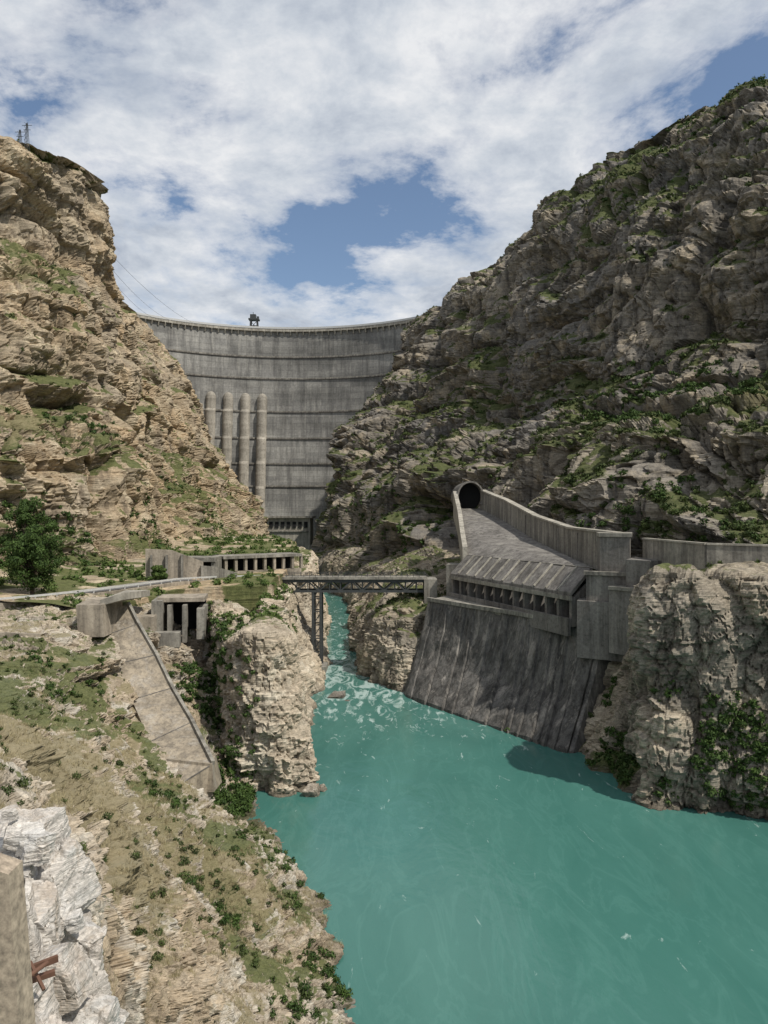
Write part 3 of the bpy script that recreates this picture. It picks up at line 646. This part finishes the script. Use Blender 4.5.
o=mb.make('wall_coping',[M_con]); o.parent=sw
mb=MB(); pl=[(57,162,38),(58,148,38),(61,140,37),(75,135,37),(96,130,37),(130,112,37)]
mb.wallline(pl,.8,[6.,6.,6.8,6.6,6.6,6.6],0); mb.wallline([(x,y,z+h+.003) for (x,y,z),h in zip(pl,[6.,6.,6.8,6.6,6.6,6.6])],1.2,.35,1)
mb.make('parapet_wall',[M_con,M_conl])
# ------------------------------------------------------------------ mast, cables
mb=MB()
for px,h,Yd in ((20,8,331),(27,11,332)):
    t=P(px,141,Yd)
    for sx,sy in ((-1,-1),(1,-1),(1,1),(-1,1)): mb.beam(t+np.array([sx*.9,sy*.9,-6]),t+np.array([sx*.2,sy*.2,h-3]),.16)
    for z in np.arange(-4,h-4,2.): mb.beam(t+np.array([-.9,-.9,z]),t+np.array([.8,-.8,z+2]),.1); mb.beam(t+np.array([.9,-.9,z]),t+np.array([-.8,-.8,z+2]),.1)
    mb.beam(t+np.array([-2.2,0,h-4]),t+np.array([2.2,0,h-4]),.16); mb.beam(t+np.array([-1.6,0,h-6]),t+np.array([1.6,0,h-6]),.16)
mb.make('lattice_mast',[M_steel])
mb=MB()
for a,b_ in ((P(98,240,392),P(215,330,735)),(P(98,252,392),P(185,323,735)),(P(98,262,392),P(170,320,735))):
    pr=a
    for t in np.linspace(.05,1,20):
        q=a*(1-t)+b_*t; q[2]-=10*4*t*(1-t); mb.beam(pr,q,.11); pr=q
mb.make('power_cables',[M_steel])
# ------------------------------------------------------------------ boulders
def ico(sub):
    bpy.ops.mesh.primitive_ico_sphere_add(subdivisions=sub,radius=1); o=bpy.context.object; me=o.data
    v=np.zeros(len(me.vertices)*3); me.vertices.foreach_get('co',v); f=np.array([p.vertices[:] for p in me.polygons]); bpy.data.objects.remove(o); return v.reshape(-1,3),f
IV,IF=ico(6); IV5,IF5=ico(4)
def boulders(name,items,mat,hi=True):
    vs=[];fs=[];n=0; bv,bf=(IV,IF) if hi else (IV5,IF5)
    for k,(c,r) in enumerate(items):
        r=np.array(r,float); v=bv.copy()
        rg=np.random.default_rng(100+k)
        ax=np.linalg.qr(rg.normal(size=(3,3))*.25+np.eye(3))[0]
        for d in list(ax)+list(-ax):
            lim=rg.uniform(.42,.62); t=v@d; v=v-np.outer(np.clip(t-lim,0,None),d)
        for _ in range(9):
            d=rg.normal(size=3); d/=np.linalg.norm(d); lim=rg.uniform(.55,.75); t=v@d; v=v-np.outer(np.clip(t-lim,0,None),d)
        w=v*r*1.5+np.array(c)*1.; s_=r.mean(); nn2=v/np.linalg.norm(v,axis=1,keepdims=True)
        wr=(w-np.array(c))@ax
        i2,e2=cells(wr/(s_*np.array([.8,1.1,.5]))+k*9,k)
        dd2=s_*(.16*(i2-.5)-.04*(e2<.03)+.025*fbm(w/(s_*.3),4,k,.6)+.06*(hash1(np.floor(wr[:,2]/(s_*.17)),k)-.5))
        w=w+nn2*dd2[:,None]; vs.append(w); fs.append(bf+n); n+=len(w)
    o=mesh_obj(name,np.concatenate(vs),np.concatenate(fs),[mat])
    at=o.data.attributes.new('mask','FLOAT_COLOR','POINT'); at.data.foreach_set('color',np.tile([.0,.05,.3,.65],n).astype(np.float32)); return o
rgb=np.random.default_rng(77)
wb=[(P(15,845,24),(1.8,1.4,1.0)),(P(58,885,23.5),(1.1,1.2,1.2)),(P(20,925,21),(1.2,1.2,1.)),(P(80,958,22.5),(.8,.9,1.1)),(P(50,985,19.5),(1.0,1.,.9)),(P(88,1035,20),(.9,.9,.8)),(P(5,1010,17),(1.1,1.,.9)),(P(40,1050,17),(.9,.9,.7))]
for _ in range(22):
    t=rgb.uniform(0,1); px=15+t*95+rgb.uniform(-22,15); py=835+t*190+rgb.uniform(-25,20); s_=rgb.uniform(.18,.5); wb.append((P(px,py,22.4-1.5*t),(s_*1.3,s_,s_)))
boulders('limestone_outcrop',wb,M_white,True)
boulders('river_boulder',[(P(338,698,201),(2.6,2.6,1.8)),(P(347,703,196),(1.4,1.2,.7))],M_dark,False)
boulders('rockfall_boulders',[(P(312,792,131),(1.6,1.5,1.3)),(P(322,790,133),(.9,.8,.9)),(P(455,720,181),(1.1,1.,.7)),(P(480,728,176),(1.,.9,.7))],M_prom,False)
mb=MB(); mb.hexa([(-5.5,10,40),(-4.72,10,40),(-4.72,10.5,40),(-5.5,10.5,40),(-5.5,10,45.25),(-5.08,10,45.1),(-5.08,10.4,45.1),(-5.5,10.4,45.25)],0)
mb.make('concrete_post',[M_wood])
mb=MB(); mb.beam(P(22,972,16),P(58,958,16.4),.08,.14); mb.beam(P(20,984,15.8),P(55,972,16.1),.12,.1); mb.beam(P(30,962,16),P(44,990,15.6),.06,.06); mb.cyl(P(24,980,15.5),P(48,962,15.9),.05,.05)
mb.make('rusty_scrap_metal',[M_rust])
# ------------------------------------------------------------------ VEGETATION
def leaves(centers,radii,counts,size,rg,squash=.8):
    cs=np.repeat(centers,counts,axis=0); rs=np.repeat(radii,counts); sz=np.repeat(size,counts); n=len(cs)
    d=rg.normal(size=(n,3)); d/=np.linalg.norm(d,axis=1,keepdims=True)
    lump=.75+.5*fbm(d*1.6+cs*.37,2,4)
    rr=rs*lump*rg.uniform(.35,1,n)**.5; p=cs+d*rr[:,None]*np.array([1,1,squash])
    a=rg.normal(size=(n,3)); a/=np.linalg.norm(a,axis=1,keepdims=True); b=np.cross(a,d); b/=np.linalg.norm(b,axis=1,keepdims=True)+1e-6
    s=(sz*rg.uniform(.6,1.3,n))[:,None]
    v=np.stack([p-a*s-b*s*.2,p+b*s*.55,p+a*s+b*s*.2,p-b*s*.55],1).reshape(-1,3)
    return v,np.arange(n*4).reshape(-1,4)
def bushes(name,pts,rad,mat,seed,lp=3.,up=.4):
    rg=np.random.default_rng(seed); pts=np.array(pts);rad=np.array(rad)
    D=np.linalg.norm(pts-CAM,axis=1); pxr=rad/D*F
    size=np.maximum(lp*.5*D/F, .05); size=np.minimum(size,rad*.4)
    cnt=np.clip((pxr**2*9/(lp*.5)**2*.5),12,800).astype(int)
    pts=pts+np.array([0,0,1])*(rad*up)[:,None]
    v,f=leaves(pts,rad,cnt,size,rg,.7); return mesh_obj(name,v,f,[mat])
def pick(surf,n,seed,thr=.3,minnz=.15,box=None):
    p,m,gr,dr_=SURF[surf]; rg=np.random.default_rng(seed)
    w=(gr>thr)&(m[:,2]>minnz)&(p[:,2]>1)
    w&=(p[:,1]>15)
    px=384+F*p[:,0]/np.maximum(p[:,1],1)
    w&=(px>-60)&(px<830)
    ii=np.nonzero(w)[0]
    return p[rg.choice(ii,min(n,len(ii)),replace=False)]
def near(surf,c,r,n,seed,minnz=-1,zs=1.):
    p,m,_,_=SURF[surf]; d=(p-np.array(c))*np.array([1,1,zs]); ii=np.nonzero((np.linalg.norm(d,axis=1)<r)&(m[:,2]>minnz)&(p[:,2]>.3))[0]
    rg=np.random.default_rng(seed)
    if len(ii)==0: return np.zeros((0,3))
    return p[rg.choice(ii,min(n,len(ii)),replace=False)]
rg=np.random.default_rng(5)
p=np.concatenate([pick('mountain_grey',6000,1,.4,.1),pick('mountain_grey',800,101,-1,.2)]); bushes('shrubs_on_mountain',p,rg.uniform(.5,2.2,len(p))**1.1,M_leaf3,1)
p=np.concatenate([near('mountain_grey',P(700,390,285),34,300,2,.3),near('mountain_grey',P(640,410,340),28,180,3,.3),near('mountain_grey',P(350,550,480),50,220,4),near('mountain_grey',P(400,540,400),28,160,5),near('mountain_grey',P(620,540,235),30,110,7,.2),near('mountain_grey',P(720,545,190),20,80,8,.2),near('mountain_grey',P(320,530,570),35,120,9),near('mountain_grey',P(690,170,450),60,260,6,.3),near('mountain_grey',P(480,380,520),35,100,60,.3)])
bushes('shrub_thicket',p,rg.uniform(.9,2.5,len(p)),M_leaf,2)
p=np.concatenate([pick('mountain_tan',1400,3,.42),pick('mountain_tan',260,103,-1,.2)]); bushes('hillside_shrubs',p,rg.uniform(.5,1.6,len(p)),M_leaf3,3)
p=np.concatenate([near('mountain_tan',P(15,388,258),6,22,11),near('mountain_tan',P(85,432,285),8,26,12),near('mountain_tan',P(55,420,270),5,10,12),near('mountain_tan',P(165,465,380),18,45,13),near('mountain_tan',P(210,490,440),22,50,14),near('mountain_tan',P(245,505,540),25,45,15),near('mountain_tan',P(150,550,290),22,90,16),near('mountain_tan',P(60,560,228),24,180,17),near('mountain_tan',P(10,565,205),14,60,19),near('mountain_tan',P(230,540,400),25,90,18)])
bushes('hillside_thicket',p,rg.uniform(.8,2.1,len(p)),M_leaf,4)
p=pick('terrace',1900,5,.4); p=p[(p[:,2]>29)]
dr2=np.array([np.min(np.linalg.norm(rdp-q[:2],axis=1)) for q in p]); p=p[dr2>5.8]
bushes('terrace_shrubs',p,rg.uniform(.5,1.8,len(p)),M_leaf2,5)
p=np.concatenate([near('promontory_cliff',(-37,150,20),12,160,21,-1,.6),near('promontory_cliff',(-29,136,8),9,90,22,-1,.5),near('promontory_cliff',(-24,130,3),6,40,22),near('riverbank_slope',P(205,700,150),9,160,23),near('riverbank_slope',P(235,790,128),9,130,24),near('riverbank_slope',P(262,805,126),5,40,25)])
p=p[(p[:,0]<-22.5)]
bushes('gully_thicket',p,rg.uniform(.5,1.3,len(p)),M_leaf,6)
p=np.concatenate([near('promontory_cliff',(-30,165,29),16,140,31,.3),near('promontory_cliff',(-30,210,29),18,110,32,.3),near('promontory_cliff',(-40,300,33),30,90,33,.2)])
bushes('clifftop_shrubs',p,rg.uniform(.4,1.3,len(p)),M_leaf2,7)
p=np.concatenate([near('riverside_cliff',P(742,765,121),8,200,41),near('riverside_cliff',P(735,730,121),6,100,41),near('riverside_cliff',P(605,765,140),8,120,42),near('riverside_cliff',P(665,690,128),2.5,10,44),near('riverside_cliff',P(660,795,126),3,12,45),near('riverside_cliff',P(600,690,156),4,30,46),[P(x,y,Y_) for x,y,Y_ in ((515,738,166),(522,742,164.5),(530,745,163),(540,747,161),(508,732,168),(548,750,159),(560,754,156))]])
bushes('cliff_foot_bushes',p,rg.uniform(.5,1.2,len(p)),M_leaf,8)
p=np.concatenate([near('riverside_cliff',P(415,598,230),12,100,51,.1),near('riverside_cliff',P(385,590,285),18,100,52,.1),near('riverside_cliff',(60,160,41),14,50,53,.3),near('riverside_cliff',(90,145,41),25,80,54,.3),pick('riverside_cliff',220,55,.3,.3)])
bushes('bank_shrubs',p,rg.uniform(.4,1.3,len(p)),M_leaf3,9)
p=np.concatenate([pick('riverbank_slope',800,61,.3,.3),pick('riverbank_slope',260,161,-1,.3)]); p=p[p[:,1]>34]; bushes('slope_shrubs',p,rg.uniform(.2,.65,len(p)),M_leaf3,10,2.2)
p=np.concatenate([near('riverbank_slope',P(225,915,76),2.5,16,62),near('riverbank_slope',P(185,875,75),1.5,6,63),near('riverbank_slope',P(330,950,80),3,18,64),near('riverbank_slope',P(335,1000,76),2.5,14,64),near('riverbank_slope',P(60,690,108),3,14,65),near('riverbank_slope',P(35,655,118),4,20,66),near('riverbank_slope',P(150,795,95),4,12,67),near('riverbank_slope',P(270,880,95),8,24,68),near('riverbank_slope',P(310,1000,68),5,14,69),near('riverbank_slope',P(90,690,120),8,24,70)])
bushes('slope_bushes',p,rg.uniform(.35,.9,len(p)),M_leaf,11,2.2)
def tufts(name,pts,h,mat,seed,nb=14):
    rg=np.random.default_rng(seed); pts=np.repeat(np.array(pts),nb,axis=0); n=len(pts); hh=np.repeat(h,nb)*rg.uniform(.5,1.2,n)
    o2=rg.normal(size=(n,2)); base=pts.copy(); base[:,:2]+=o2*.2*hh[:,None]; tip=base.copy(); tip[:,:2]+=o2*.38*hh[:,None]; tip[:,2]+=hh; base[:,2]-=.1
    D=np.linalg.norm(pts-CAM,axis=1); w=np.maximum(.012,.4*D/F*.5); s=np.zeros((n,3)); an=rg.uniform(0,6.28,n); s[:,0]=np.cos(an)*w; s[:,1]=np.sin(an)*w
    v=np.stack([base-s,base+s,tip],1).reshape(-1,3); return mesh_obj(name,v,np.arange(n*3).reshape(-1,3),[mat])
pr,mr,gr_,dry_=SURF['riverbank_slope']; ii=np.nonzero((dry_>.33)&(mr[:,2]>.4)&(pr[:,1]>26)&(pr[:,1]<115))[0]; ii=rg.choice(ii,min(9500,len(ii)),replace=False)
tufts('dry_grass',pr[ii],rg.uniform(.2,.65,len(ii)),M_dry,12)
p=near('riverbank_slope',P(125,1000,25),3,30,71,.1); tufts('green_grass',p,rg.uniform(.2,.5,len(p)),M_leaf2,13,40)
def tree(name,base,h,crown,seed,mat):
    rg=np.random.default_rng(seed); base=np.array(base,float); mb=MB()
    top=base+np.array([.4,.2,h*.5]); mb.cyl(base-np.array([0,0,1]),base+np.array([.1,0,h*.25]),h*.03,h*.022,10,0); mb.cyl(base+np.array([.1,0,h*.25]),top,h*.022,h*.010,8,0)
    cl=[];cr=[]
    for k in range(60):
        d=rg.normal(size=3); d/=np.linalg.norm(d); rr=rg.uniform(.35,.85)
        q=base+np.array([d[0]*crown*rr,d[1]*crown*rr,h*.52+d[2]*h*.45*rr]); cl.append(q); cr.append(crown*rg.uniform(.2,.36))
        if k%2==0:
            s=base+np.array([.1,0,h*rg.uniform(.15,.45)]); mb.cyl(s,q,h*.009,h*.003,6,0)
    cl=np.array(cl);cr=np.array(cr)
    v,f=leaves(cl,cr,np.full(len(cl),300),np.full(len(cl),.25),rg)
    n0=len(mb.v); allv=np.concatenate([np.array(mb.v),v]); faces=[tuple(x) for x in mb.f]+[tuple(int(i)+n0 for i in x) for x in f]
    return mesh_obj(name,allv,faces,[M_bark,mat],[0]*len(mb.f)+[1]*len(f))
tree('broadleaf_tree',(-78,164,31),17,7.6,3,M_leaf); tree('broadleaf_tree',(-85,176,31),25,7.,4,M_leaf); tree('broadleaf_tree',(-62,204,30.),6,2.6,5,M_leaf2); tree('broadleaf_tree',(-92,166,31),13,6,6,M_leaf)
# ------------------------------------------------------------------ LIGHT + SKY
sd=Vector((.60,-.44,0)).normalized()*math.cos(math.radians(54)); sd.z=math.sin(math.radians(54))
sun=bpy.data.lights.new('sun','SUN'); sun.energy=3.9; sun.angle=math.radians(.8); sun.color=(1,.95,.87)
so=bpy.data.objects.new('sun',sun); so.rotation_euler=sd.to_track_quat('Z','Y').to_euler(); scene.collection.objects.link(so)
w=bpy.data.worlds.new('World'); scene.world=w; w.use_nodes=True; nt=w.node_tree; nt.nodes.clear()
out=nt.nodes.new('ShaderNodeOutputWorld'); bg=nt.nodes.new('ShaderNodeBackground'); nt.links.new(bg.outputs[0],out.inputs[0]); bg.inputs[1].default_value=.12
sky=nt.nodes.new('ShaderNodeTexSky'); sky.sky_type='NISHITA'; sky.sun_disc=False; sky.sun_elevation=math.radians(54); sky.sun_rotation=math.atan2(sd.x,sd.y)
g=NG(nt); tc=nt.nodes.new('ShaderNodeTexCoord'); sx=nt.nodes.new('ShaderNodeSeparateXYZ'); g.L(tc.outputs['Generated'],sx.inputs[0])
den=g.math('ADD',g.math('MAXIMUM',sx.outputs[2],0.),.22)
cb=nt.nodes.new('ShaderNodeCombineXYZ'); g.L(g.math('DIVIDE',sx.outputs[0],den),cb.inputs[0]); g.L(g.math('DIVIDE',sx.outputs[1],den),cb.inputs[1]); cb.inputs[2].default_value=7.7
n1=g.noise(cb.outputs[0],2.1,10,.62,.15); n2=g.noise(cb.outputs[0],4.5,8,.62,.2); n0=g.noise(cb.outputs[0],.8,3,.5)
dens=g.math('ADD',g.math('MULTIPLY',n1,.95),g.math('MULTIPLY',n0,.05))
cov=g.ramp(dens,[(.395,0.),(.455,.6),(.52,1.)])
ccol=g.ramp(g.math('ADD',g.math('MULTIPLY',n2,.5),g.math('MULTIPLY',n1,.5)),[(.36,(.98,.985,1.)),(.46,(.92,.935,.96)),(.54,(.68,.73,.80)),(.62,(.46,.52,.62))])
mul=nt.nodes.new('ShaderNodeVectorMath'); mul.operation='SCALE'; mul.inputs['Scale'].default_value=7.4; g.L(ccol,mul.inputs[0])
g.L(g.mix(cov,sky.outputs[0],mul.outputs[0]),bg.inputs[0])
# ------------------------------------------------------------------ CAMERA
cam=bpy.data.cameras.new('camera'); co=bpy.data.objects.new('camera',cam); scene.collection.objects.link(co)
co.location=(0,0,CAMZ); co.rotation_euler=(math.radians(90),0,0); cam.sensor_fit='VERTICAL'; cam.sensor_height=36; cam.lens=36*F/1024; cam.clip_end=5000; cam.clip_start=.1
scene.camera=co
print('total faces',sum(len(o.data.polygons) for o in bpy.data.objects if o.type=='MESH'))
